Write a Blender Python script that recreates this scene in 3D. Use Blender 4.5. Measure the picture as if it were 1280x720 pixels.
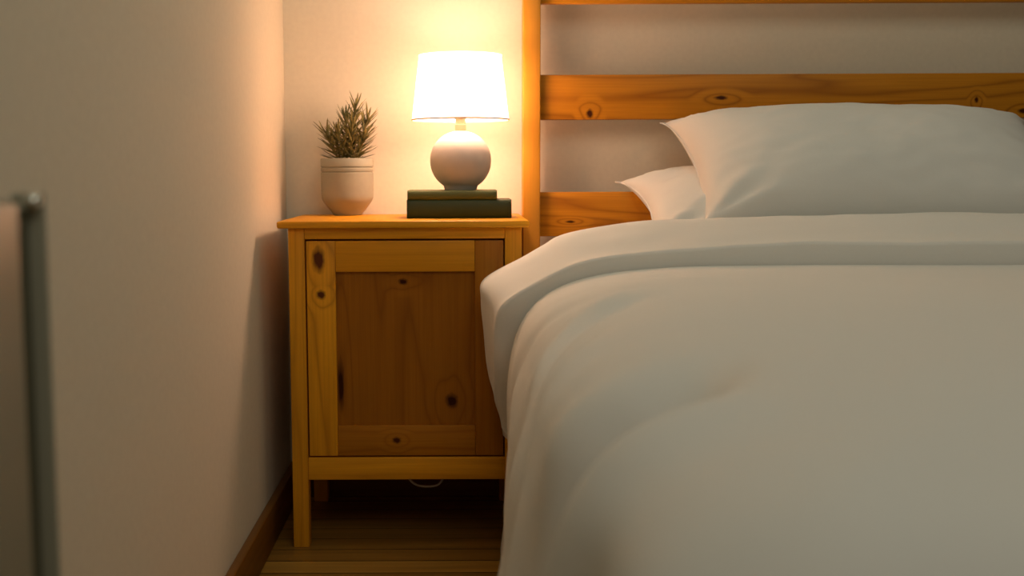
import bpy, bmesh, math, random
from mathutils import Vector, Matrix, noise

random.seed(7)
S = bpy.context.scene
COL = S.collection
for o in list(bpy.data.objects):
    bpy.data.objects.remove(o)

# ------------------------------------------------------------------ camera
CAM_Z = 0.763
cam_d = bpy.data.cameras.new('camera')
cam = bpy.data.objects.new('camera', cam_d)
COL.objects.link(cam)
cam_d.sensor_width = 36.0
cam_d.lens = 1450.0 / 1280.0 * 36.0
cam_d.shift_x = 65.0 / 1280.0
cam_d.clip_start = 0.02
cam_d.dof.use_dof = True
cam_d.dof.focus_distance = 2.36
cam_d.dof.aperture_fstop = 3.4
pitch = math.atan(144.0 / 1450.0)
cam.rotation_euler = (Matrix.Rotation(math.pi / 2 - pitch, 4, 'X') @ Matrix.Rotation(math.radians(-0.25), 4, 'Z')).to_euler()
cam.location = (0, 0, CAM_Z)
S.camera = cam

# ------------------------------------------------------------------ colour management
S.view_settings.view_transform = 'Standard'
S.view_settings.look = 'None'
S.view_settings.gamma = 1.0
S.view_settings.exposure = 0.0
S.view_settings.use_curve_mapping = False

# ------------------------------------------------------------------ world: dim evening light of the room
w = bpy.data.worlds.new('room_light')
S.world = w
w.use_nodes = True
bg = w.node_tree.nodes['Background']
bg.inputs[0].default_value = (1.0, 0.78, 0.52, 1)
bg.inputs[1].default_value = 0.070

# ------------------------------------------------------------------ added fill light, unseen, from above and behind the camera
wl = bpy.data.lights.new('camera_side_fill', 'AREA')
wl.shape = 'RECTANGLE'
wl.size, wl.size_y = 1.6, 1.3
wl.energy = 12.0
wl.color = (1.0, 1.0, 0.84)
wlo = bpy.data.objects.new('camera_side_fill', wl)
COL.objects.link(wlo)
wlo.location = (0.7, -0.5, 2.5)
wlo.rotation_euler = (Vector((0.7, 2.2, 0.6)) - Vector(wlo.location)).to_track_quat('-Z', 'Y').to_euler()

# ------------------------------------------------------------------ unseen soft fill light, added overhead
gl = bpy.data.lights.new('overhead_fill', 'AREA')
gl.shape = 'RECTANGLE'
gl.size, gl.size_y = 1.4, 0.9
gl.energy = 4.8
gl.color = (1.0, 0.96, 0.74)
glo = bpy.data.objects.new('overhead_fill', gl)
COL.objects.link(glo)
glo.location = (0.35, 2.1, 2.35)


# ------------------------------------------------------------------ helpers
def R(d):
    return math.radians(d)


def link_mesh(name, bm, mat, parent=None, smooth=True, angle=40):
    me = bpy.data.meshes.new(name)
    bmesh.ops.recalc_face_normals(bm, faces=bm.faces)
    bm.to_mesh(me)
    bm.free()
    for p in me.polygons:
        p.use_smooth = smooth
    if smooth and angle:
        me.set_sharp_from_angle(angle=R(angle))
    if mat:
        me.materials.append(mat)
    o = bpy.data.objects.new(name, me)
    COL.objects.link(o)
    if parent:
        o.parent = parent
    return o


def empty(name, loc, label, cat, group=None):
    o = bpy.data.objects.new(name, None)
    o.empty_display_size = 0.05
    COL.objects.link(o)
    o.location = loc
    o['label'] = label
    o['category'] = cat
    if group:
        o['group'] = group
    return o


def struct(o):
    o['kind'] = 'structure'
    return o


def add_box(bm, x0, x1, y0, y1, z0, z1, bev=0.0, seg=2):
    t = bmesh.new()
    vs = [t.verts.new((x, y, z)) for x in (x0, x1) for y in (y0, y1) for z in (z0, z1)]
    for f in ((0, 1, 3, 2), (4, 6, 7, 5), (0, 4, 5, 1), (2, 3, 7, 6), (0, 2, 6, 4), (1, 5, 7, 3)):
        t.faces.new([vs[i] for i in f])
    if bev > 0:
        bmesh.ops.bevel(t, geom=t.edges[:], offset=bev, segments=seg, profile=0.5, affect='EDGES')
    me = bpy.data.meshes.new('t')
    t.to_mesh(me)
    t.free()
    bm.from_mesh(me)
    bpy.data.meshes.remove(me)


def box(name, x0, x1, y0, y1, z0, z1, mat, parent=None, bev=0.002, seg=2):
    bm = bmesh.new()
    add_box(bm, x0, x1, y0, y1, z0, z1, bev, seg)
    return link_mesh(name, bm, mat, parent)


def lathe(bm, prof, cx=0, cy=0, n=64, cap0=True, cap1=True):
    rings = []
    for r, z in prof:
        rings.append([bm.verts.new((cx + r * math.cos(2 * math.pi * k / n), cy + r * math.sin(2 * math.pi * k / n), z)) for k in range(n)])
    for a, b in zip(rings, rings[1:]):
        for k in range(n):
            bm.faces.new((a[k], a[(k + 1) % n], b[(k + 1) % n], b[k]))
    if cap0:
        bm.faces.new(rings[0][::-1])
    if cap1:
        bm.faces.new(rings[-1])


def tube(bm, pts, rad, n=8):
    pts = [Vector(p) for p in pts]
    rs = rad if isinstance(rad, (list, tuple)) else [rad] * len(pts)
    rings = []
    up = Vector((0, 0, 1))
    for i, p in enumerate(pts):
        d = (pts[min(i + 1, len(pts) - 1)] - pts[max(i - 1, 0)]).normalized()
        a = d.cross(up)
        if a.length < 1e-3:
            a = d.cross(Vector((1, 0, 0)))
        a.normalize()
        b = d.cross(a)
        rings.append([bm.verts.new(p + (a * math.cos(2 * math.pi * k / n) + b * math.sin(2 * math.pi * k / n)) * rs[i]) for k in range(n)])
    for a, b in zip(rings, rings[1:]):
        for k in range(n):
            bm.faces.new((a[k], a[(k + 1) % n], b[(k + 1) % n], b[k]))
    bm.faces.new(rings[0][::-1])
    bm.faces.new(rings[-1])


def catmull(pts, t):
    """pts list of tuples, t in [0, len-1]"""
    n = len(pts)
    i = min(int(t), n - 2)
    f = t - i
    p0 = pts[max(i - 1, 0)]
    p1 = pts[i]
    p2 = pts[i + 1]
    p3 = pts[min(i + 2, n - 1)]
    out = []
    for a, b, c, d in zip(p0, p1, p2, p3):
        out.append(0.5 * ((2 * b) + (-a + c) * f + (2 * a - 5 * b + 4 * c - d) * f * f + (-a + 3 * b - 3 * c + d) * f ** 3))
    return out


def sstep(a, b, x):
    t = max(0.0, min(1.0, (x - a) / (b - a)))
    return t * t * (3 - 2 * t)


# ------------------------------------------------------------------ materials
def new_mat(name):
    m = bpy.data.materials.new(name)
    m.use_nodes = True
    nt = m.node_tree
    return m, nt, nt.nodes['Principled BSDF']


def nd(nt, typ, **kw):
    n = nt.nodes.new(typ)
    for k, v in kw.items():
        setattr(n, k, v)
    return n


def plain(name, col, rough=0.6, metal=0.0, bump=0.0, bscale=200, spec=0.5):
    m, nt, b = new_mat(name)
    tc = nd(nt, 'ShaderNodeTexCoord')
    no = nd(nt, 'ShaderNodeTexNoise')
    no.inputs['Scale'].default_value = bscale
    no.inputs['Detail'].default_value = 4
    nt.links.new(tc.outputs['Object'], no.inputs['Vector'])
    mx = nd(nt, 'ShaderNodeMix', data_type='RGBA')
    mx.inputs['A'].default_value = (*[c * 0.93 for c in col], 1)
    mx.inputs['B'].default_value = (*[min(1, c * 1.05) for c in col], 1)
    nt.links.new(no.outputs['Fac'], mx.inputs['Factor'])
    nt.links.new(mx.outputs['Result'], b.inputs['Base Color'])
    b.inputs['Roughness'].default_value = rough
    b.inputs['Metallic'].default_value = metal
    b.inputs['Specular IOR Level'].default_value = spec
    if bump:
        bp = nd(nt, 'ShaderNodeBump')
        bp.inputs['Strength'].default_value = bump
        bp.inputs['Distance'].default_value = 0.002
        nt.links.new(no.outputs['Fac'], bp.inputs['Height'])
        nt.links.new(bp.outputs['Normal'], b.inputs['Normal'])
    return m


def wood(name, light, dark, axis='Z', knots=(), seed=0.0, scale=1.0, rough=0.42, ring=0.55, arch=()):
    """pine boards: stretched grain, wavy growth lines, knots given as (x,y,z,rx,ry,rz) in the thing's own space"""
    m, nt, b = new_mat(name)
    L = nt.links.new
    tc = nd(nt, 'ShaderNodeTexCoord')
    st = {'X': (0.06, 1, 1), 'Y': (1, 0.06, 1), 'Z': (1, 1, 0.06)}[axis]
    # warp by knots: growth lines bow round them
    vec = tc.outputs['Object']
    kfac = None
    warp = None
    for k in knots:
        mp = nd(nt, 'ShaderNodeMapping')
        mp.vector_type = 'TEXTURE'
        mp.inputs['Location'].default_value = k[:3]
        mp.inputs['Scale'].default_value = k[3:6]
        L(vec, mp.inputs['Vector'])
        wn = nd(nt, 'ShaderNodeTexNoise')
        wn.inputs['Scale'].default_value = 1.3
        L(mp.outputs['Vector'], wn.inputs['Vector'])
        ln = nd(nt, 'ShaderNodeVectorMath', operation='LENGTH')
        L(mp.outputs['Vector'], ln.inputs[0])
        ad = nd(nt, 'ShaderNodeMath', operation='MULTIPLY_ADD')
        L(wn.outputs['Fac'], ad.inputs[0])
        ad.inputs[1].default_value = 0.7
        L(ln.outputs['Value'], ad.inputs[2])
        mr = nd(nt, 'ShaderNodeMapRange')
        mr.inputs['From Min'].default_value = 1.55
        mr.inputs['From Max'].default_value = 0.9
        L(ad.outputs[0], mr.inputs['Value'])
        g = nd(nt, 'ShaderNodeMapRange')
        g.inputs['From Min'].default_value = 5.0
        g.inputs['From Max'].default_value = 0.6
        g.interpolation_type = 'SMOOTHSTEP'
        L(ln.outputs['Value'], g.inputs['Value'])
        if kfac is None:
            kfac, warp = mr.outputs['Result'], g.outputs['Result']
        else:
            a1 = nd(nt, 'ShaderNodeMath', operation='MAXIMUM')
            L(kfac, a1.inputs[0]); L(mr.outputs['Result'], a1.inputs[1])
            kfac = a1.outputs[0]
            a2 = nd(nt, 'ShaderNodeMath', operation='MAXIMUM')
            L(warp, a2.inputs[0]); L(g.outputs['Result'], a2.inputs[1])
            warp = a2.outputs[0]
    mp = nd(nt, 'ShaderNodeMapping')
    mp.inputs['Location'].default_value = (seed * 1.7, seed * 2.3, seed * 3.1)
    mp.inputs['Scale'].default_value = st
    L(vec, mp.inputs['Vector'])
    n1 = nd(nt, 'ShaderNodeTexNoise')
    n1.inputs['Scale'].default_value = 11 * scale
    n1.inputs['Detail'].default_value = 2
    L(mp.outputs['Vector'], n1.inputs['Vector'])
    hgt = n1.outputs['Fac']
    if warp is not None:
        am = nd(nt, 'ShaderNodeMath', operation='MULTIPLY_ADD')
        L(warp, am.inputs[0]); am.inputs[1].default_value = 0.16
        L(hgt, am.inputs[2])
        hgt = am.outputs[0]
    # growth lines = contour lines of the stretched noise
    mu = nd(nt, 'ShaderNodeMath', operation='MULTIPLY')
    L(hgt, mu.inputs[0]); mu.inputs[1].default_value = 16.0
    fr = nd(nt, 'ShaderNodeMath', operation='PINGPONG')
    L(mu.outputs[0], fr.inputs[0]); fr.inputs[1].default_value = 1.0
    pw = nd(nt, 'ShaderNodeMath', operation='POWER')
    L(fr.outputs[0], pw.inputs[0]); pw.inputs[1].default_value = 3.5
    # fine fibres
    mp2 = nd(nt, 'ShaderNodeMapping')
    mp2.inputs['Scale'].default_value = {'X': (0.02, 1, 1), 'Y': (1, 0.02, 1), 'Z': (1, 1, 0.02)}[axis]
    L(vec, mp2.inputs['Vector'])
    n2 = nd(nt, 'ShaderNodeTexNoise')
    n2.inputs['Scale'].default_value = 320
    n2.inputs['Detail'].default_value = 3
    L(mp2.outputs['Vector'], n2.inputs['Vector'])
    # slow tone change
    n3 = nd(nt, 'ShaderNodeTexNoise')
    n3.inputs['Scale'].default_value = 5 * scale
    n3.inputs['Detail'].default_value = 2
    L(mp.outputs['Vector'], n3.inputs['Vector'])
    mixf = nd(nt, 'ShaderNodeMath', operation='MULTIPLY')
    L(pw.outputs[0], mixf.inputs[0]); mixf.inputs[1].default_value = ring
    c1 = nd(nt, 'ShaderNodeMix', data_type='RGBA')
    c1.inputs['A'].default_value = (*light, 1)
    c1.inputs['B'].default_value = (*dark, 1)
    L(mixf.outputs[0], c1.inputs['Factor'])
    sub = nd(nt, 'ShaderNodeMapRange')
    sub.inputs['From Min'].default_value = 0.35
    sub.inputs['From Max'].default_value = 0.75
    sub.inputs['To Min'].default_value = 0.0
    sub.inputs['To Max'].default_value = 0.45
    L(n2.outputs['Fac'], sub.inputs['Value'])
    c2 = nd(nt, 'ShaderNodeMix', data_type='RGBA')
    L(c1.outputs['Result'], c2.inputs['A'])
    c2.inputs['B'].default_value = (*[x * 0.6 + y * 0.4 for x, y in zip(dark, light)], 1)
    L(sub.outputs['Result'], c2.inputs['Factor'])
    m3 = nd(nt, 'ShaderNodeMapRange')
    m3.inputs['From Min'].default_value = 0.4
    m3.inputs['From Max'].default_value = 0.7
    m3.inputs['To Min'].default_value = 0.0
    m3.inputs['To Max'].default_value = 0.5
    L(n3.outputs['Fac'], m3.inputs['Value'])
    c3 = nd(nt, 'ShaderNodeMix', data_type='RGBA')
    L(c2.outputs['Result'], c3.inputs['A'])
    c3.inputs['B'].default_value = (*[x * 0.5 + y * 0.5 for x, y in zip(dark, light)], 1)
    L(m3.outputs['Result'], c3.inputs['Factor'])
    last = c3.outputs['Result']
    if kfac is not None:
        c4 = nd(nt, 'ShaderNodeMix', data_type='RGBA')
        L(last, c4.inputs['A'])
        c4.inputs['B'].default_value = (dark[0] * 0.3, dark[1] * 0.22, dark[2] * 0.2, 1)
        c4.clamp_factor = True
        L(kfac, c4.inputs['Factor'])
        last = c4.outputs['Result']
    L(last, b.inputs['Base Color'])
    b.inputs['Roughness'].default_value = rough
    b.inputs['Specular IOR Level'].default_value = 0.18
    bp = nd(nt, 'ShaderNodeBump')
    bp.inputs['Strength'].default_value = 0.15
    bp.inputs['Distance'].default_value = 0.001
    L(n2.outputs['Fac'], bp.inputs['Height'])
    L(bp.outputs['Normal'], b.inputs['Normal'])
    return m


PL = (0.84, 0.37, 0.016)
PD = (0.33, 0.10, 0.004)

M_wall = plain('painted_plaster', (0.79, 0.725, 0.595), 0.85, bump=0.12, bscale=90, spec=0.2)
M_top = wood('pine_top', PL, PD, 'X', seed=3, ring=0.35)
M_stile = wood('pine_upright', PL, PD, 'Z', seed=1, ring=0.4)
M_rail = wood('pine_rail', PL, PD, 'X', seed=2, ring=0.4)
M_white = plain('white_cotton', (0.80, 0.785, 0.75), 0.9, bump=0.10, bscale=900, spec=0.15)
M_pillow = plain('pillow_cotton', (0.74, 0.735, 0.71), 0.9, bump=0.08, bscale=900, spec=0.15)

# ------------------------------------------------------------------ the room
WX, WY = -0.402, 2.70
o = struct(box('wall_back', WX - 0.12, 3.6, WY, WY + 0.12, -0.05, 2.6, M_wall, bev=0))
o = struct(box('wall_left', WX - 0.12, WX, -1.5, WY, -0.05, 2.6, M_wall, bev=0))


def floor_mat():
    m, nt, b = new_mat('floor_boards')
    L = nt.links.new
    tc = nd(nt, 'ShaderNodeTexCoord')
    br = nd(nt, 'ShaderNodeTexBrick')
    br.inputs['Color1'].default_value = (0.66, 0.34, 0.06, 1)
    br.inputs['Color2'].default_value = (0.42, 0.19, 0.03, 1)
    br.inputs['Mortar'].default_value = (0.015, 0.006, 0.002, 1)
    br.inputs['Scale'].default_value = 1.0
    br.inputs['Mortar Size'].default_value = 0.0018
    br.inputs['Brick Width'].default_value = 4.0
    br.inputs['Row Height'].default_value = 0.07
    mp = nd(nt, 'ShaderNodeMapping')
    mp.inputs['Location'].default_value = (0.6, 0.080, 0)
    L(tc.outputs['Object'], mp.inputs['Vector'])
    L(mp.outputs['Vector'], br.inputs['Vector'])
    mp2 = nd(nt, 'ShaderNodeMapping')
    mp2.inputs['Scale'].default_value = (0.05, 1, 1)
    L(tc.outputs['Object'], mp2.inputs['Vector'])
    n = nd(nt, 'ShaderNodeTexNoise')
    n.inputs['Scale'].default_value = 60
    n.inputs['Detail'].default_value = 4
    L(mp2.outputs['Vector'], n.inputs['Vector'])
    mx = nd(nt, 'ShaderNodeMix', data_type='RGBA', blend_type='MULTIPLY')
    mx.inputs['Factor'].default_value = 0.6
    L(br.outputs['Color'], mx.inputs['A'])
    L(n.outputs['Color'], mx.inputs['B'])
    hs = nd(nt, 'ShaderNodeRGBToBW')
    L(n.outputs['Color'], hs.inputs['Color'])
    mx2 = nd(nt, 'ShaderNodeMix', data_type='RGBA', blend_type='MULTIPLY')
    mx2.inputs['Factor'].default_value = 0.8
    L(br.outputs['Color'], mx2.inputs['A'])
    L(hs.outputs['Val'], mx2.inputs['B'])
    L(mx2.outputs['Result'], b.inputs['Base Color'])
    b.inputs['Roughness'].default_value = 0.35
    return m


M_floor = floor_mat()
struct(box('floor', WX - 0.12, 3.6, -1.5, WY + 0.12, -0.06, 0.0, M_floor, bev=0))
M_base = wood('baseboard_wood', (0.24, 0.095, 0.014), (0.11, 0.035, 0.004), 'Y', seed=5)
M_base2 = wood('baseboard_wood_back', (0.24, 0.095, 0.014), (0.11, 0.035, 0.004), 'X', seed=5)
bm = bmesh.new()
add_box(bm, WX, WX + 0.018, -1.5, WY, 0.0, 0.085, 0.004)
struct(link_mesh('baseboard_left', bm, M_base))
bm = bmesh.new()
add_box(bm, WX + 0.018, 3.6, WY - 0.018, WY, 0.0, 0.085, 0.004)
struct(link_mesh('baseboard_back', bm, M_base2))

# ------------------------------------------------------------------ bed: headboard, frame
BX0, BX1 = 0.1415, 1.74          # outer faces of the headboard posts
bed = empty('bed', (0.94, 1.62, 0), 'honey-coloured pine bed frame with a tall slatted headboard against the wall', 'bed')
ox, oy = 0.94, 1.62


def bbox(name, x0, x1, y0, y1, z0, z1, mat, bev=0.003):
    return box(name, x0 - ox, x1 - ox, y0 - oy, y1 - oy, z0, z1, mat, bed, bev)


HL = (0.60, 0.235, 0.012)
HD = (0.17, 0.042, 0.002)
M_post = wood('headboard_post_pine', (0.66, 0.29, 0.03), (0.45, 0.17, 0.012), 'Z', seed=8, ring=0.25)
bbox('headboard_post', BX0, BX0 + 0.039, 2.60, 2.655, 0, 1.36, M_post, 0.004)
bbox('headboard_post', BX1 - 0.039, BX1, 2.60, 2.655, 0, 1.36, M_post, 0.004)
SX0, SX1 = BX0 + 0.039, BX1 - 0.039


def kn(x, z, rx, rz):
    return (x - ox, 2.63 - oy, z, rx, 0.05, rz)


slats = [
    (1.386, 1.288, []),
    (1.235, 1.135, [kn(0.62, 1.18, 0.012, 0.008)]),
    (0.9795, 0.8800, [kn(0.292, 0.893, 0.0085, 0.0105), kn(0.585, 0.927, 0.016, 0.005), kn(1.155, 0.920, 0.005, 0.007), kn(1.26, 0.895, 0.012, 0.006)]),
    (0.7190, 0.6190, [kn(0.25, 0.652, 0.012, 0.003), kn(0.9, 0.67, 0.01, 0.01)]),
]
slats[0] = (1.386, 1.340, [])
for i, (zt, zb, ks) in enumerate(slats):
    m = wood('headboard_slat_pine', HL, HD, 'X', knots=ks, seed=11 + i * 2.3, ring=0.75, scale=1.0)
    bbox('headboard_slat', SX0 - 0.004, SX1 + 0.004, 2.618, 2.640, zb, zt, m, 0.003)
bbox('headboard_slat', SX0 - 0.004, SX1 + 0.004, 2.618, 2.640, 0.36, 0.46, M_rail, 0.003)
for x0, x1 in ((BX0 + 0.008, BX0 + 0.033), (BX1 - 0.033, BX1 - 0.008)):
    bbox('side_rail', x0, x1, 0.70, 2.60, 0.20, 0.34, wood('bed_rail_pine', PL, PD, 'Y', seed=4), 0.003)
for x0, x1 in ((BX0, BX0 + 0.05), (BX1 - 0.05, BX1)):
    bbox('leg', x0, x1, 0.65, 0.70, 0.0, 0.36, M_stile, 0.003)
bbox('foot_rail', BX0 + 0.05, BX1 - 0.05, 0.66, 0.69, 0.20, 0.34, M_rail, 0.003)
bm = bmesh.new()
for k in range(12):
    add_box(bm, BX0 + 0.033 - ox, BX1 - 0.033 - ox, 0.76 + k * 0.152 - oy, 0.84 + k * 0.152 - oy, 0.262, 0.28, 0.002)
link_mesh('base_slats', bm, M_rail, bed)

# mattress
bm = bmesh.new()
add_box(bm, 0.19, 1.69, 0.72, 2.59, 0.281, 0.55, 0.045, 6)
mt = link_mesh('mattress', bm, M_white, None, angle=60)
mt['label'] = 'white mattress on the pine bed, hidden beneath the duvet'
mt['category'] = 'mattress'

# ------------------------------------------------------------------ duvet
DZ = 0.018
body = [(0.9399, .580), (0.62, .581), (0.44, .580), (0.34, .576), (0.26, .568), (0.195, .552), (0.145, .525), (0.112, .487), (0.092, .435),
        (0.083, .37), (0.082, .30), (0.085, .22), (0.090, .13), (0.078, .05), (0.070, -.008)]
crest = [(0.9399, .662), (0.62, .661), (0.44, .654), (0.32, .643), (0.205, .623), (0.160, .602), (0.118, .577), (0.050, .538), (0.0445, .50),
         (0.052, .43), (0.063, .345), (0.076, .29), (0.084, .2), (0.08, .1), (0.07, .0)]
hemD = [2.030, 2.030, 2.030, 2.031, 2.035, 2.04, 2.05, 2.062, 2.085, 2.12, 2.18, 2.235]
near = body[:6] + [(.143, .525), (.106, .487), (.086, .435), (.071, .37), (.061, .30), (.052, .22), (.045, .13), (.038, .05), (.034, -.008)]
BCX = 0.94          # centre line of the bed in x
FOOT = 0.52         # how far the duvet reaches towards the camera
FARD = 2.275
RC = 0.17


def gauss(x, s):
    return math.exp(-0.5 * (x / s) ** 2)


def wrinkle(x, y, z, q):
    """displacement along the normal; q = position across, 0 centre .. 14 hem"""
    d = 0.0
    side = sstep(2.5, 5.0, q)
    low = sstep(7.0, 12.0, q)
    P = Vector((x, y, z))
    # broad puffiness
    d += 0.010 * noise.noise(P * 2.3 + Vector((3, 1, 7)))
    d += 0.004 * noise.noise(P * 7.0 + Vector((9, 4, 2)))
    # deep fold that runs over the shoulder towards the foot, with its crest next to it
    yf = 1.0 + 0.06 * sstep(6, 3, q) + 0.015 * low
    fade = sstep(3.6, 6.4, q)
    if x < BCX:
        d -= 0.080 * gauss(y - yf, 0.042) * fade
        d += 0.012 * gauss(y - (yf + 0.11), 0.050) * fade
        d += 0.020 * gauss(y - (yf - 0.115), 0.045) * fade
        d -= 0.014 * gauss(y - (yf - 0.20), 0.035) * sstep(6.5, 8.5, q)
        # small creases by the shoulder
        d -= 0.008 * gauss((y - 1.60) + 0.05 * (q - 5), 0.022) * sstep(3.4, 4.6, q) * sstep(8.5, 6.5, q)
        d += 0.007 * gauss((y - 1.66) + 0.05 * (q - 5), 0.025) * sstep(3.4, 4.6, q) * sstep(8.5, 6.5, q)
        d -= 0.006 * gauss((y - 1.78) - 0.03 * (q - 6), 0.020) * sstep(4.6, 6.0, q) * sstep(11, 8.5, q)
        d -= 0.007 * gauss((y - 1.40) + 0.035 * (q - 7), 0.024) * sstep(5.0, 6.6, q)
        d += 0.006 * gauss((y - 1.32) + 0.035 * (q - 7), 0.030) * sstep(5.0, 6.6, q)
    # hanging folds
    d += low * 0.016 * math.sin(y * 21 + 2.2 * math.sin(y * 5.1) + q * 0.15)
    d += side * 0.007 * noise.noise(Vector((x * 3, y * 9, z * 9)) + Vector((5, 5, 5)))
    return d


def foot_drop_profile(o):
    return o


def duvet_grid(NI=70, NS=110, NC=14, NF=70):
    prof = []
    for i in range(NI + 1):
        t = 14.0 * i / NI
        prof.append((t, catmull(body, t)))
    xs_out = 0.07
    rows = []
    for t, (ox_, z) in prof:
        off = ox_ - xs_out                    # inward distance from the outer plane
        row = []
        rc = min(max(RC - off, 0.012), BCX - ox_ - 0.00002)
        xl = xs_out + off
        yb = FOOT + off
        y1 = yb + rc
        for k in range(NS):
            f = k / NS
            row.append((xl, FARD + (y1 - FARD) * f))
        for k in range(NC):
            a = (k / NC) * math.pi / 2
            row.append((xl + rc - rc * math.cos(a), y1 - rc * math.sin(a)))
        xr = 2 * BCX - xl
        for k in range(NF + 1):
            row.append((xl + rc + (xr - xl - 2 * rc) * k / NF, yb))
        for k in range(1, NC + 1):
            a = (1 - k / NC) * math.pi / 2
            row.append((xr - rc + rc * math.cos(a), y1 - rc * math.sin(a)))
        for k in range(1, NS + 1):
            row.append((xr, y1 + (FARD - y1) * k / NS))
        nx, nz = catmull(near, t)
        pts = []
        for x, y in row:
            k = sstep(1.95, 1.15, y) * (nx - ox_)
            pts.append(Vector((x + k if x < BCX else x - k, y, z + DZ)))
        rows.append(pts)
    return prof, rows


duvet = empty('duvet', (0.94, 1.4, 0), 'plain white cotton duvet spread over the bed and hanging down its side, top turned back', 'duvet')
prof, rows = duvet_grid()
bm = bmesh.new()
NI = len(rows) - 1
NJ = len(rows[0]) - 1
P = rows
nor = [[None] * (NJ + 1) for _ in range(NI + 1)]
for i in range(NI + 1):
    for j in range(NJ + 1):
        a = P[max(i - 1, 0)][j] - P[min(i + 1, NI)][j]
        b = P[i][max(j - 1, 0)] - P[i][min(j + 1, NJ)]
        n = b.cross(a)
        if n.length < 1e-9:
            n = Vector((0, 0, 1))
        n.normalize()
        c = P[i][j] - Vector((BCX, 1.6, 0.2))
        if n.dot(c) < 0:
            n = -n
        nor[i][j] = n
vs = []
off = Vector((0.94, 1.4, 0))
for i in range(NI + 1):
    q = prof[i][0]
    r = []
    for j in range(NJ + 1):
        p = P[i][j]
        endf = 1 - sstep(1.93, 2.05, p.y)
        d = wrinkle(p.x, p.y, p.z, q) * (0.06 + 0.94 * endf)
        # under the turned-back edge the cover lies a little deeper
        d -= 0.008 * sstep(2.03, 2.12, p.y)
        v = p + nor[i][j] * d
        v.z = max(v.z, 0.006)
        r.append(bm.verts.new(v - off))
    vs.append(r)
for i in range(NI):
    for j in range(NJ):
        bm.faces.new((vs[i][j], vs[i][j + 1], vs[i + 1][j + 1], vs[i + 1][j]))
bmesh.ops.remove_doubles(bm, verts=bm.verts[:], dist=3e-4)
cover = link_mesh('cover', bm, M_white, duvet, angle=0)
so = cover.modifiers.new('thickness', 'SOLIDIFY')
so.thickness = 0.012
so.offset = -1

# turned-back top of the duvet: a thick soft roll across the bed and down its side
bm = bmesh.new()
grid = []
NQ = 90
QE = 11.0
NE = 34
for iq in range(NQ + 1):
    q = QE * iq / NQ
    bx, bz = catmull(body, q)
    cx, cz = catmull(crest, q)
    hd = catmull([(h,) for h in hemD], q)[0]
    col = []
    # cross-section in depth: under far edge, up over the crest, down to the hem, tucked under
    far = 2.288
    sidef = sstep(5, 8, q)
    for e in range(NE + 1):
        t = e / NE
        if t < 0.12:
            u = t / 0.12
            y = far - 0.004 * u + 0.010 * math.sin(u * math.pi / 2) * (1 - sidef * 0.6)
            h = 0.0 + 0.80 * math.sin(u * math.pi / 2)
        elif t < 0.90:
            u = (t - 0.12) / 0.78
            y0 = far + 0.006
            y1 = hd + 0.004
            y = y0 + (y1 - y0) * u
            y -= 0.0
            h = (0.80 + 0.20 * sstep(0, 0.18, u)) * (1 - 0.52 * sstep(0.30, 1.0, u) ** 1.0)
        else:
            u = (t - 0.90) / 0.10
            a = u * math.pi / 2
            y = hd + 0.004 - 0.012 * math.sin(a) + 0.010 * (1 - math.cos(a)) * 1.2
            h = 0.48 * math.cos(a) ** 0.8 if u < 1 else 0.0
        x = bx + (cx - bx) * h
        z = bz + (cz - bz) * h
        if t > 0.95:      # the hem presses into the cover below it
            k = (t - 0.95) / 0.05
            x += 0.014 * k * sidef
            z -= 0.014 * k * (1 - 0.7 * sidef)
            y += 0.006 * k
        if sidef > 0 and h > 0:
            x -= 0.007 * sidef * min(1, h * 3) * (1 - sstep(10, 11, q))
        # soft unevenness
        if 0.05 < t < 0.97:
            pn = Vector((x * 4, y * 7, z * 5))
            dd = 0.006 * noise.noise(pn + Vector((2, 8, 1))) + 0.003 * noise.noise(pn * 2.6)
            z += dd * (1 - sidef)
            x += dd * sidef * 0.6
        col.append((x, y, z + DZ))
    grid.append(col)
full = grid
mir = [[(2 * BCX - x, y, z) for x, y, z in c] for c in full]
allc = full[::-1] + mir[1:]
vv = [[bm.verts.new(Vector(p) - off) for p in c] for c in allc]
for a, b in zip(vv, vv[1:]):
    for k in range(len(a) - 1):
        bm.faces.new((a[k], a[k + 1], b[k + 1], b[k]))
for c in (vv[0], vv[-1]):
    bm.faces.new(c)
link_mesh('turned_back_edge', bm, M_white, duvet, angle=0)


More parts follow.
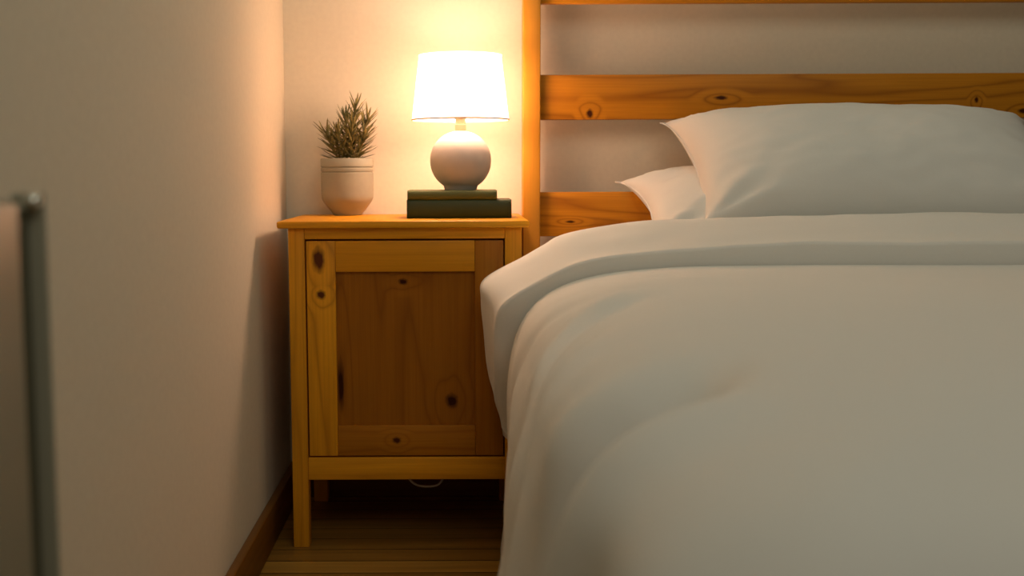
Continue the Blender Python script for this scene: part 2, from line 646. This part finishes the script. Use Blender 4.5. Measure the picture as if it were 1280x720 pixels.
# ------------------------------------------------------------------ pillows
def pillow(name, loc, rot, W, H, T, label, seed, px=0.12, py=0.05):
    root = empty(name, loc, label, 'pillow', None)
    root.rotation_euler = rot
    bm = bmesh.new()
    N, Mm = 72, 56
    sheets = []
    for sgn in (1, -1):
        g = []
        for i in range(N + 1):
            u = -1 + 2 * i / N
            row = []
            for j in range(Mm + 1):
                v = -1 + 2 * j / Mm
                x = W / 2 * u * (1 - px * max(0, 1 - v * v) ** 0.6)
                x *= 1 - 0.045 * sstep(-0.2, -1.0, v)
                y = H / 2 * v * (1 - py * (1 - u * u) ** 1.0)
                e = max(0, (1 - abs(u) ** 3.4)) ** 0.55 * max(0, (1 - abs(v) ** 2.2)) ** 0.55
                # corners pull out flat
                t = T / 2 * e ** 0.9
                t *= 1.0 + 0.10 * noise.noise(Vector((u * 1.5 + seed, v * 1.5, sgn)))
                # gathers near the seams
                edge = min(1 - abs(u), 1 - abs(v))
                t += 0.0035 * noise.noise(Vector((u * 7 + seed, v * 7, sgn * 3))) * sstep(0, 0.15, edge)
                cdist = math.hypot(1 - abs(u), 1 - abs(v))
                t += -0.006 * math.cos(math.atan2(1 - abs(v), 1 - abs(u)) * 8) * gauss(cdist - 0.25, 0.12) * sstep(0, 0.1, edge)
                if sgn < 0:
                    t *= 0.85
                row.append((x, y, sgn * t))
            g.append(row)
        sheets.append(g)
    vg = []
    for s, g in enumerate(sheets):
        vg.append([[bm.verts.new(p) for p in r] for r in g])
    for s, g in enumerate(vg):
        for i in range(N):
            for j in range(Mm):
                bm.faces.new((g[i][j], g[i + 1][j], g[i + 1][j + 1], g[i][j + 1]))
    bmesh.ops.remove_doubles(bm, verts=bm.verts[:], dist=1e-4)
    link_mesh('pillowcase', bm, M_pillow, root, angle=0)
    # seam piping round the edge
    pts = []
    K = 60

    def edgept(u, v):
        return (W / 2 * u * (1 - px * max(0, 1 - v * v) ** 0.6) * (1 - 0.045 * sstep(-0.2, -1.0, v)), H / 2 * v * (1 - py * (1 - u * u)), 0)
    for k in range(K):
        pts.append(edgept(-1 + 2 * k / K, -1))
    for k in range(K):
        pts.append(edgept(1, -1 + 2 * k / K))
    for k in range(K):
        pts.append(edgept(1 - 2 * k / K, 1))
    for k in range(K + 1):
        pts.append(edgept(-1, 1 - 2 * k / K))
    bm = bmesh.new()
    tube(bm, pts, 0.0016, 6)
    link_mesh('seam', bm, M_pillow, root, angle=0)
    return root


pillow('pillow', (0.80, 2.458, 0.682), (R(19), 0, R(-1)), 0.90, 0.36, 0.185,
       'white pillow lying flat, lower of the two, half hidden under the leaning one', 2.0)
pillow('pillow', (0.861, 2.447, 0.765), (R(33), R(0), R(0)), 0.825, 0.39, 0.23,
       'large white pillow leaning on top, its corner in front of the headboard', 5.0)

# ------------------------------------------------------------------ nightstand
NX, NY = -0.109, 2.48
ns = empty('nightstand', (NX, NY, 0), 'pine nightstand with one framed door, between the corner and the bed', 'nightstand')


def nb(name, x0, x1, y0, y1, z0, z1, mat, bev=0.002, parent=None):
    return box(name, x0 - NX, x1 - NX, y0 - NY, y1 - NY, z0, z1, mat, ns, bev)


TOPZ = 0.6685
nb('top', -0.3635, 0.1385, 2.300, 2.690, TOPZ - 0.0145, TOPZ, M_top, 0.004)
F = 2.314            # front plane of the body
zt = TOPZ - 0.0145


def leg(x0, x1, y0, y1, name='leg'):
    bm = bmesh.new()
    add_box(bm, x0 - NX, x1 - NX, y0 - NY, y1 - NY, 0.0, zt, 0.002)
    return link_mesh(name, bm, M_stile, ns)


leg(-0.3430, -0.3105, F, F + 0.034)
leg(0.0900, 0.1240, F, F + 0.034)
leg(-0.3430, -0.3105, 2.646, 2.68)
leg(0.0900, 0.1240, 2.646, 2.68)
nb('top_rail', -0.3105, 0.0900, F + 0.001, F + 0.030, 0.6320, zt, M_rail)
nb('bottom_rail', -0.3105, 0.0900, F + 0.001, F + 0.030, 0.1410, 0.1870, M_rail)
M_side = wood('pine_side', PL, PD, 'Z', seed=6, ring=0.4)
nb('side_panel', -0.340, -0.326, F + 0.034, 2.646, 0.141, zt, M_side)
nb('side_panel', 0.107, 0.121, F + 0.034, 2.646, 0.141, zt, M_side)
nb('bottom_panel', -0.326, 0.107, F + 0.030, 2.67, 0.150, 0.166, M_rail)
nb('back_panel', -0.326, 0.107, 2.66, 2.668, 0.166, zt, M_side)
nb('shelf', -0.326, 0.107, F + 0.05, 2.66, 0.40, 0.416, M_rail)

# door: its own frame and panel
door = bpy.data.objects.new('door', None)
COL.objects.link(door)
door.parent = ns
dk = lambda x, z, rx, rz, ry=0.04: (x - NX, F - NY, z, rx, ry, rz)
PLd = (0.46, 0.175, 0.010)
PDd = (0.23, 0.062, 0.003)


def dpart(name, x0, x1, y0, y1, z0, z1, mat, bev=0.0015):
    return box(name, x0 - NX, x1 - NX, y0 - NY, y1 - NY, z0, z1, mat, door, bev)


DX0, DX1, DZ0, DZ1 = -0.3075, 0.0870, 0.1905, 0.6285
M_dl = wood('door_left_stile_pine', PL, PD, 'Z', [dk(-0.283, 0.590, 0.013, 0.026), dk(-0.279, 0.520, 0.0095, 0.0095)], seed=21, ring=0.5)
M_dr = wood('door_right_stile_pine', PLd, PDd, 'Z', [], seed=23, ring=0.4)
M_dt = wood('door_top_rail_pine', PL, PD, 'X', [], seed=25, ring=0.3)
M_db = wood('door_bottom_rail_pine', PLd, PDd, 'X', [dk(-0.130, 0.222, 0.009, 0.007)], seed=27, ring=0.45)
M_dp = wood('door_panel_pine', (0.40, 0.145, 0.008), (0.13, 0.030, 0.002), 'Z',
            [dk(-0.018, 0.300, 0.013, 0.016), dk(-0.243, 0.330, 0.007, 0.055), dk(-0.115, 0.545, 0.010, 0.007)], seed=31.4, ring=0.45, scale=0.75)
dpart('door_stile', DX0, -0.2495, F + 0.002, F + 0.022, DZ0, DZ1, M_dl)
dpart('door_stile', 0.0300, DX1, F + 0.002, F + 0.022, DZ0, DZ1, M_dr)
dpart('door_rail', -0.2493, 0.0298, F + 0.0025, F + 0.022, 0.5660, DZ1, M_dt)
dpart('door_rail', -0.2493, 0.0298, F + 0.0025, F + 0.022, DZ0, 0.2520, M_db)
dpart('door_panel', -0.256, 0.036, F + 0.011, F + 0.018, 0.246, 0.572, M_dp, 0)

# ------------------------------------------------------------------ books
M_green = plain('green_cloth', (0.033, 0.048, 0.006), 0.55, bump=0.2, bscale=700)
M_green2 = plain('olive_cloth', (0.100, 0.112, 0.020), 0.6, bump=0.2, bscale=700)
M_page = plain('book_pages', (0.62, 0.52, 0.36), 0.8, bump=0.2, bscale=900)


def book(loc, L, D, T, mat, label, rot=0.0):
    """spine along x facing -y; origin at the middle of the underside"""
    root = empty('book', loc, label, 'book')
    root.rotation_euler.z = rot
    bt = 0.0026
    # cover: two boards and a rounded spine, one wrapped sheet
    bm = bmesh.new()
    n = 10
    sec = [(D / 2, 0), (-D / 2 + 0.004, 0)]
    for k in range(n + 1):
        a = -math.pi / 2 + math.pi * k / n
        sec.append((-D / 2 + 0.004 - 0.006 * math.cos(a), T / 2 + T / 2 * math.sin(a)))
    sec += [(-D / 2 + 0.004, T), (D / 2, T), (D / 2, T - bt)]
    sec += [(-D / 2 + 0.006, T - bt)]
    for k in range(n + 1):
        a = math.pi / 2 - math.pi * k / n
        sec.append((-D / 2 + 0.006 - 0.005 * math.cos(a), T / 2 + (T / 2 - bt) * math.sin(a)))
    sec += [(-D / 2 + 0.006, bt), (D / 2, bt)]
    a = [bm.verts.new((-L / 2, y, z)) for y, z in sec]
    b = [bm.verts.new((L / 2, y, z)) for y, z in sec]
    for k in range(len(sec)):
        k2 = (k + 1) % len(sec)
        bm.faces.new((a[k], a[k2], b[k2], b[k]))
    bm.faces.new(a[::-1])
    bm.faces.new(b)
    link_mesh('cover', bm, mat, root, angle=35)
    # hinge grooves show as raised joints near the spine
    bm = bmesh.new()
    add_box(bm, -L / 2 + 0.0035, L / 2 - 0.0035, -D / 2 + 0.0045, D / 2 - 0.004, bt, T - bt, 0.0)
    link_mesh('pages', bm, M_page, root)
    for s in (-1, 1):
        bm = bmesh.new()
        add_box(bm, s * (L / 2 - 0.0045) - 0.0015, s * (L / 2 - 0.0045) + 0.0015, -D / 2 - 0.0028, -D / 2 + 0.001, 0.003, T - 0.003, 0.0008)
        link_mesh('head_band', bm, mat, root)
    return root


book((-0.0010, 2.497, TOPZ), 0.2185, 0.148, 0.0385, M_green, 'thick dark green hardback book lying on the nightstand, lower of the two')
book((-0.0155, 2.492, TOPZ + 0.0385), 0.187, 0.135, 0.0195, M_green2, 'thin olive green hardback book lying on the thicker book, under the lamp')
LZ = TOPZ + 0.058

# ------------------------------------------------------------------ lamp
LX, LY = 0.0025, 2.500
lamp = empty('table_lamp', (LX, LY, LZ), 'lit table lamp with a round stone-coloured ceramic base and white drum shade on the books', 'lamp')
M_ceramic = plain('matt_ceramic', (0.52, 0.47, 0.42), 0.55, bump=0.1, bscale=60)
bm = bmesh.new()
pr = [(0.0, 0.0), (0.0335, 0.0), (0.0350, 0.0025)]
# squashed globe with a flat foot
Rg, Hc, ry = 0.0655, 0.0625, 0.0630
a0 = math.asin(-(Hc - 0.004) / ry)
for k in range(33):
    a = R(-58) + (R(80) - R(-58)) * k / 32
    pr.append((Rg * math.cos(a) ** 0.92, Hc + ry * math.sin(a) + 0.0))
pr.append((0.0095, 0.1262))
pr.append((0.0, 0.1265))
lathe(bm, pr[1:-1], n=72)
link_mesh('base', bm, M_ceramic, lamp, angle=50)
M_collar = plain('brushed_brass', (0.42, 0.28, 0.16), 0.5, metal=0.2)
bm = bmesh.new()
lathe(bm, [(0.0110, 0.125), (0.0122, 0.127), (0.0122, 0.139), (0.0105, 0.140), (0.0105, 0.150), (0.0125, 0.151), (0.0125, 0.185), (0.010, 0.188)], n=32)
link_mesh('neck', bm, M_collar, lamp, angle=30)
M_bulb, nt, b = new_mat('lit_bulb')
b.inputs['Emission Color'].default_value = (1, 0.72, 0.40, 1)
b.inputs['Emission Strength'].default_value = 30
bm = bmesh.new()
bmesh.ops.create_uvsphere(bm, u_segments=24, v_segments=16, radius=0.021, matrix=Matrix.Translation((0, 0, 0.212)))
link_mesh('bulb', bm, M_bulb, lamp)
# shade
M_shade, nt, b = new_mat('linen_shade')
out = nt.nodes['Material Output']
tr = nd(nt, 'ShaderNodeBsdfTranslucent')
tr.inputs[0].default_value = (0.85, 0.70, 0.50, 1)
b.inputs['Base Color'].default_value = (0.80, 0.72, 0.60, 1)
b.inputs['Roughness'].default_value = 0.9
mx = nd(nt, 'ShaderNodeMixShader')
mx.inputs[0].default_value = 0.45
nt.links.new(b.outputs[0], mx.inputs[1])
nt.links.new(tr.outputs[0], mx.inputs[2])
em = nd(nt, 'ShaderNodeEmission')
em.inputs[0].default_value = (1.0, 0.73, 0.66, 1)
em.inputs[1].default_value = 1.9
tp = nd(nt, 'ShaderNodeBsdfTransparent')      # open weave: part of the bulb's light passes straight through
tp.inputs[0].default_value = (1.0, 0.95, 0.85, 1)
mx2 = nd(nt, 'ShaderNodeMixShader')
mx2.inputs[0].default_value = 0.28
nt.links.new(mx.outputs[0], mx2.inputs[1])
nt.links.new(tp.outputs[0], mx2.inputs[2])
ad = nd(nt, 'ShaderNodeAddShader')
nt.links.new(mx2.outputs[0], ad.inputs[0])
nt.links.new(em.outputs[0], ad.inputs[1])
nt.links.new(ad.outputs[0], out.inputs['Surface'])
SB, ST = 0.1490, 0.2830
bm = bmesh.new()
lathe(bm, [(0.1035 + (0.0875 - 0.1035) * k / 12, SB + (ST - SB) * k / 12) for k in range(13)], n=96, cap0=False, cap1=False)
link_mesh('lamp_shade', bm, M_shade, lamp, angle=0)
M_trim = plain('shade_trim', (0.70, 0.52, 0.34), 0.8)
for r, z, mtr in ((0.1035, SB, M_trim), (0.0875, ST, M_shade)):
    bm = bmesh.new()
    lathe(bm, [(r - 0.001, z - 0.0015), (r + 0.001, z - 0.0015), (r + 0.001, z + 0.0015), (r - 0.001, z + 0.0015), (r - 0.001, z - 0.0015)], n=96, cap0=False, cap1=False)
    link_mesh('shade_rim', bm, mtr, lamp, angle=0)
bm = bmesh.new()
for k in range(3):
    a = 2 * math.pi * k / 3 + 0.5
    tube(bm, [(0.012 * math.cos(a), 0.012 * math.sin(a), 0.183), (0.05 * math.cos(a), 0.05 * math.sin(a), 0.20), (0.0955 * math.cos(a), 0.0955 * math.sin(a), 0.216)], 0.0012, 6)
link_mesh('shade_carrier', bm, M_collar, lamp)
# power cord: behind the base, down behind the nightstand, a loop showing below its bottom rail
M_cord = plain('white_cord', (0.62, 0.62, 0.60), 0.5)
cp = [(LX, LY + 0.035, LZ + 0.008), (LX, LY + 0.06, LZ + 0.004), (LX, LY + 0.085, TOPZ + 0.03), (LX - 0.02, 2.60, TOPZ + 0.004),
      (LX - 0.04, 2.680, TOPZ + 0.006), (LX - 0.04, 2.6945, TOPZ - 0.02), (LX - 0.03, 2.6945, 0.4), (LX, 2.69, 0.17), (LX + 0.01, 2.66, 0.132), (LX - 0.02, 2.52, 0.128),
      (-0.036, 2.42, 0.118), (-0.052, 2.40, 0.1055), (-0.090, 2.40, 0.1055), (-0.112, 2.42, 0.117), (-0.122, 2.46, 0.130), (-0.125, 2.60, 0.136), (-0.125, 2.672, 0.140)]
pp = []
for k in range((len(cp) - 1) * 8 + 1):
    c = catmull(cp, k / 8)
    pp.append((c[0] - LX, c[1] - LY, c[2] - LZ))
bm = bmesh.new()
tube(bm, pp, 0.0023, 8)
link_mesh('power_cord', bm, M_cord, lamp, angle=0)
# the bulb's light
bl = bpy.data.lights.new('bulb_light', 'POINT')
bl.energy = 8.3
bl.color = (1.0, 0.59, 0.38)
bl.shadow_soft_size = 0.045
blo = bpy.data.objects.new('bulb_light', bl)
COL.objects.link(blo)
blo.parent = lamp
blo.location = (0, 0, 0.212)

# ------------------------------------------------------------------ potted plant
PX, PY = -0.2535, 2.632
plant = empty('potted_plant', (PX, PY, TOPZ), 'small spiky green plant in a beige ceramic pot on the nightstand', 'plant')
M_pot = plain('beige_stoneware', (0.32, 0.31, 0.24), 0.6, bump=0.15, bscale=80)
bm = bmesh.new()
lathe(bm, [(0.030, 0.0), (0.0325, 0.001), (0.0335, 0.004), (0.045, 0.018), (0.0545, 0.031), (0.0578, 0.038), (0.0588, 0.046), (0.0590, 0.095), (0.0572, 0.0962), (0.0572, 0.0985),
           (0.0592, 0.0995), (0.0592, 0.105), (0.0572, 0.1062), (0.0572, 0.1085), (0.0594, 0.1095), (0.0594, 0.1265), (0.0580, 0.128), (0.0555, 0.1275), (0.0545, 0.125),
           (0.0540, 0.108), (0.053, 0.105)], n=72, cap1=False)
link_mesh('pot', bm, M_pot, plant, angle=50)
bm = bmesh.new()
lathe(bm, [(0.0542, 0.108), (0.0535, 0.113), (0.03, 0.1165), (0.001, 0.118)], n=48)
link_mesh('soil', bm, plain('dark_soil', (0.05, 0.035, 0.02), 0.95, bump=0.8, bscale=300), plant)


def leaf_mat():
    m, nt, b = new_mat('grey_green_leaf')
    tc = nd(nt, 'ShaderNodeTexCoord')
    n = nd(nt, 'ShaderNodeTexNoise')
    n.inputs['Scale'].default_value = 45
    nt.links.new(tc.outputs['Object'], n.inputs['Vector'])
    r = nd(nt, 'ShaderNodeValToRGB')
    r.color_ramp.elements[0].position = 0.35
    r.color_ramp.elements[0].color = (0.085, 0.082, 0.022, 1)
    r.color_ramp.elements[1].position = 0.68
    r.color_ramp.elements[1].color = (0.34, 0.29, 0.10, 1)
    nt.links.new(n.outputs['Fac'], r.inputs['Fac'])
    nt.links.new(r.outputs[0], b.inputs['Base Color'])
    b.inputs['Roughness'].default_value = 0.6
    return m


M_leaf = leaf_mat()


def add_leaf(bm, p, d, L, Wd, bend):
    """a narrow pointed blade, V-folded, with thickness, bending upwards"""
    d = d.normalized()
    up = Vector((0, 0, 1))
    side = d.cross(up)
    if side.length < 1e-3:
        side = Vector((1, 0, 0))
    side.normalize()
    nrm = side.cross(d).normalized()
    n = 6
    rings = []
    for k in range(n + 1):
        t = k / n
        c = p + d * (L * t) + nrm * (bend * L * t * t)
        wd = Wd * (0.55 + 0.9 * t) * (1 - t) ** 0.6 * 1.25 if t < 1 else 0.0
        wd = max(wd, 0.00015)
        th = 0.0007 * (1 - t) + 0.0002
        rings.append([bm.verts.new(c - side * wd + nrm * wd * 0.35), bm.verts.new(c - nrm * th), bm.verts.new(c + side * wd + nrm * wd * 0.35), bm.verts.new(c + nrm * th * 0.6)])
    for a, b in zip(rings, rings[1:]):
        for k in range(4):
            bm.faces.new((a[k], a[(k + 1) % 4], b[(k + 1) % 4], b[k]))
    bm.faces.new(rings[-1])
    bm.faces.new(rings[0][::-1])


rnd = random.Random(4)
# (tip offset x, y, z above the pot's base), base offset
sprigs = [
    ((0.020, -0.005, 0.236), (0.012, 0.0)),
    ((0.044, 0.004, 0.212), (0.022, 0.006)),
    ((-0.002, 0.006, 0.212), (0.0, 0.01)),
    ((-0.042, -0.006, 0.180), (-0.018, -0.004)),
    ((-0.016, -0.024, 0.182), (-0.006, -0.016)),
    ((0.040, -0.020, 0.176), (0.020, -0.018)),
    ((-0.028, 0.018, 0.172), (-0.014, 0.014)),
    ((0.014, -0.028, 0.196), (0.010, -0.020)),
]
sprigs = [((t[0] * 1.10, t[1], 0.112 + (t[2] - 0.112) * 1.05), b) for t, b in sprigs]
for tip, base in sprigs:
    bm = bmesh.new()
    p0 = Vector((base[0], base[1], 0.112))
    p3 = Vector(tip)
    mid = (p0 + p3) / 2 + Vector(((p0.x - p3.x) * 0.2, 0, 0.004))
    pts = []
    for k in range(9):
        t = k / 8
        pts.append(p0 * (1 - t) ** 2 + mid * 2 * t * (1 - t) + p3 * t * t)
    tube(bm, pts, [0.0022 - 0.0012 * k / 8 for k in range(9)], 6)
    n = 48 if tip[2] > 0.19 else 34
    ang = rnd.random() * 6
    for k in range(n):
        t = 0.12 + 0.88 * k / (n - 1)
        c = p0 * (1 - t) ** 2 + mid * 2 * t * (1 - t) + p3 * t * t
        ax = ((mid - p0) * (1 - t) + (p3 - mid) * t).normalized()
        ang += 2.4
        rad = Vector((math.cos(ang), math.sin(ang), 0))
        rise = 0.34 + 1.15 * t ** 2.4 + rnd.uniform(-0.15, 0.2)
        d = rad + ax * rise
        L = (0.044 + 0.008 * rnd.random()) * (1 - 0.20 * t)
        add_leaf(bm, c, d, L, 0.0028, rnd.uniform(0.0, 0.18))
    link_mesh('sprig', bm, M_leaf, plant, angle=30)

# ------------------------------------------------------------------ radiator on the left wall
RXF = -0.294
rad = empty('radiator', (WX, 0.5, 0.12), 'pale panel radiator on the left wall, blurred close to the camera', 'radiator')
M_rad = plain('pale_enamel', (0.33, 0.31, 0.23), 0.35)
rx, ryy, rz = WX, 0.5, 0.12


def rb(name, x0, x1, y0, y1, z0, z1, bev=0.003, mat=None, seg=3):
    return box(name, x0 - rx, x1 - rx, y0 - ryy, y1 - ryy, z0 - rz, z1 - rz, mat or M_rad, rad, bev, seg)


RT = 0.750
M_recess_shade = plain('shaded_enamel', (0.10, 0.095, 0.055), 0.5)  # same enamel, with the shade of the recess put into its colour
rb('front_panel', RXF - 0.012, RXF, 0.12, 0.776, 0.13, RT - 0.006)
rb('side_groove', RXF - 0.020, RXF - 0.012, 0.777, 0.8235, 0.13, RT - 0.012, 0.001, M_recess_shade)
rb('end_stile', RXF - 0.024, RXF, 0.8235, 0.8275, 0.125, RT, 0.0015)
rb('end_panel', WX + 0.02, RXF - 0.024, 0.818, 0.827, 0.13, RT - 0.006)
bm = bmesh.new()
for k in range(7):
    x = WX + 0.024 + k * 0.0105
    add_box(bm, x - rx, x + 0.005 - rx, 0.12 - ryy, 0.80 - ryy, RT - 0.010 - rz, RT - 0.004 - rz, 0.001)
for k in range(12):
    y = 0.13 + k * 0.06
    add_box(bm, WX + 0.022 - rx, RXF - 0.024 - rx, y - ryy, y + 0.006 - ryy, RT - 0.014 - rz, RT - 0.0095 - rz, 0.001)
link_mesh('top_grille', bm, M_rad, rad)
bm = bmesh.new()
for k in range(19):
    y = 0.14 + k * 0.034
    add_box(bm, WX + 0.03 - rx, RXF - 0.024 - rx, y - ryy, y + 0.002 - ryy, 0.15 - rz, RT - 0.02 - rz, 0)
link_mesh('convector_fins', bm, M_rad, rad)
rb('back_panel', WX + 0.02, WX + 0.030, 0.12, 0.80, 0.13, RT - 0.02)
for y in (0.25, 0.70):
    rb('bracket', WX + 0.0005, WX + 0.021, y, y + 0.03, 0.2, 0.6, 0.002)
M_chrome = plain('chrome', (0.8, 0.78, 0.72), 0.25, metal=1.0)
bm = bmesh.new()
bmesh.ops.create_uvsphere(bm, u_segments=16, v_segments=10, radius=0.0060, matrix=Matrix.Translation((RXF - 0.006 - rx, 0.818 - ryy, RT - 0.006 - rz)))
o = link_mesh('corner_glint', bm, M_chrome, rad)  # chrome ball added to make the bright glint at the top corner
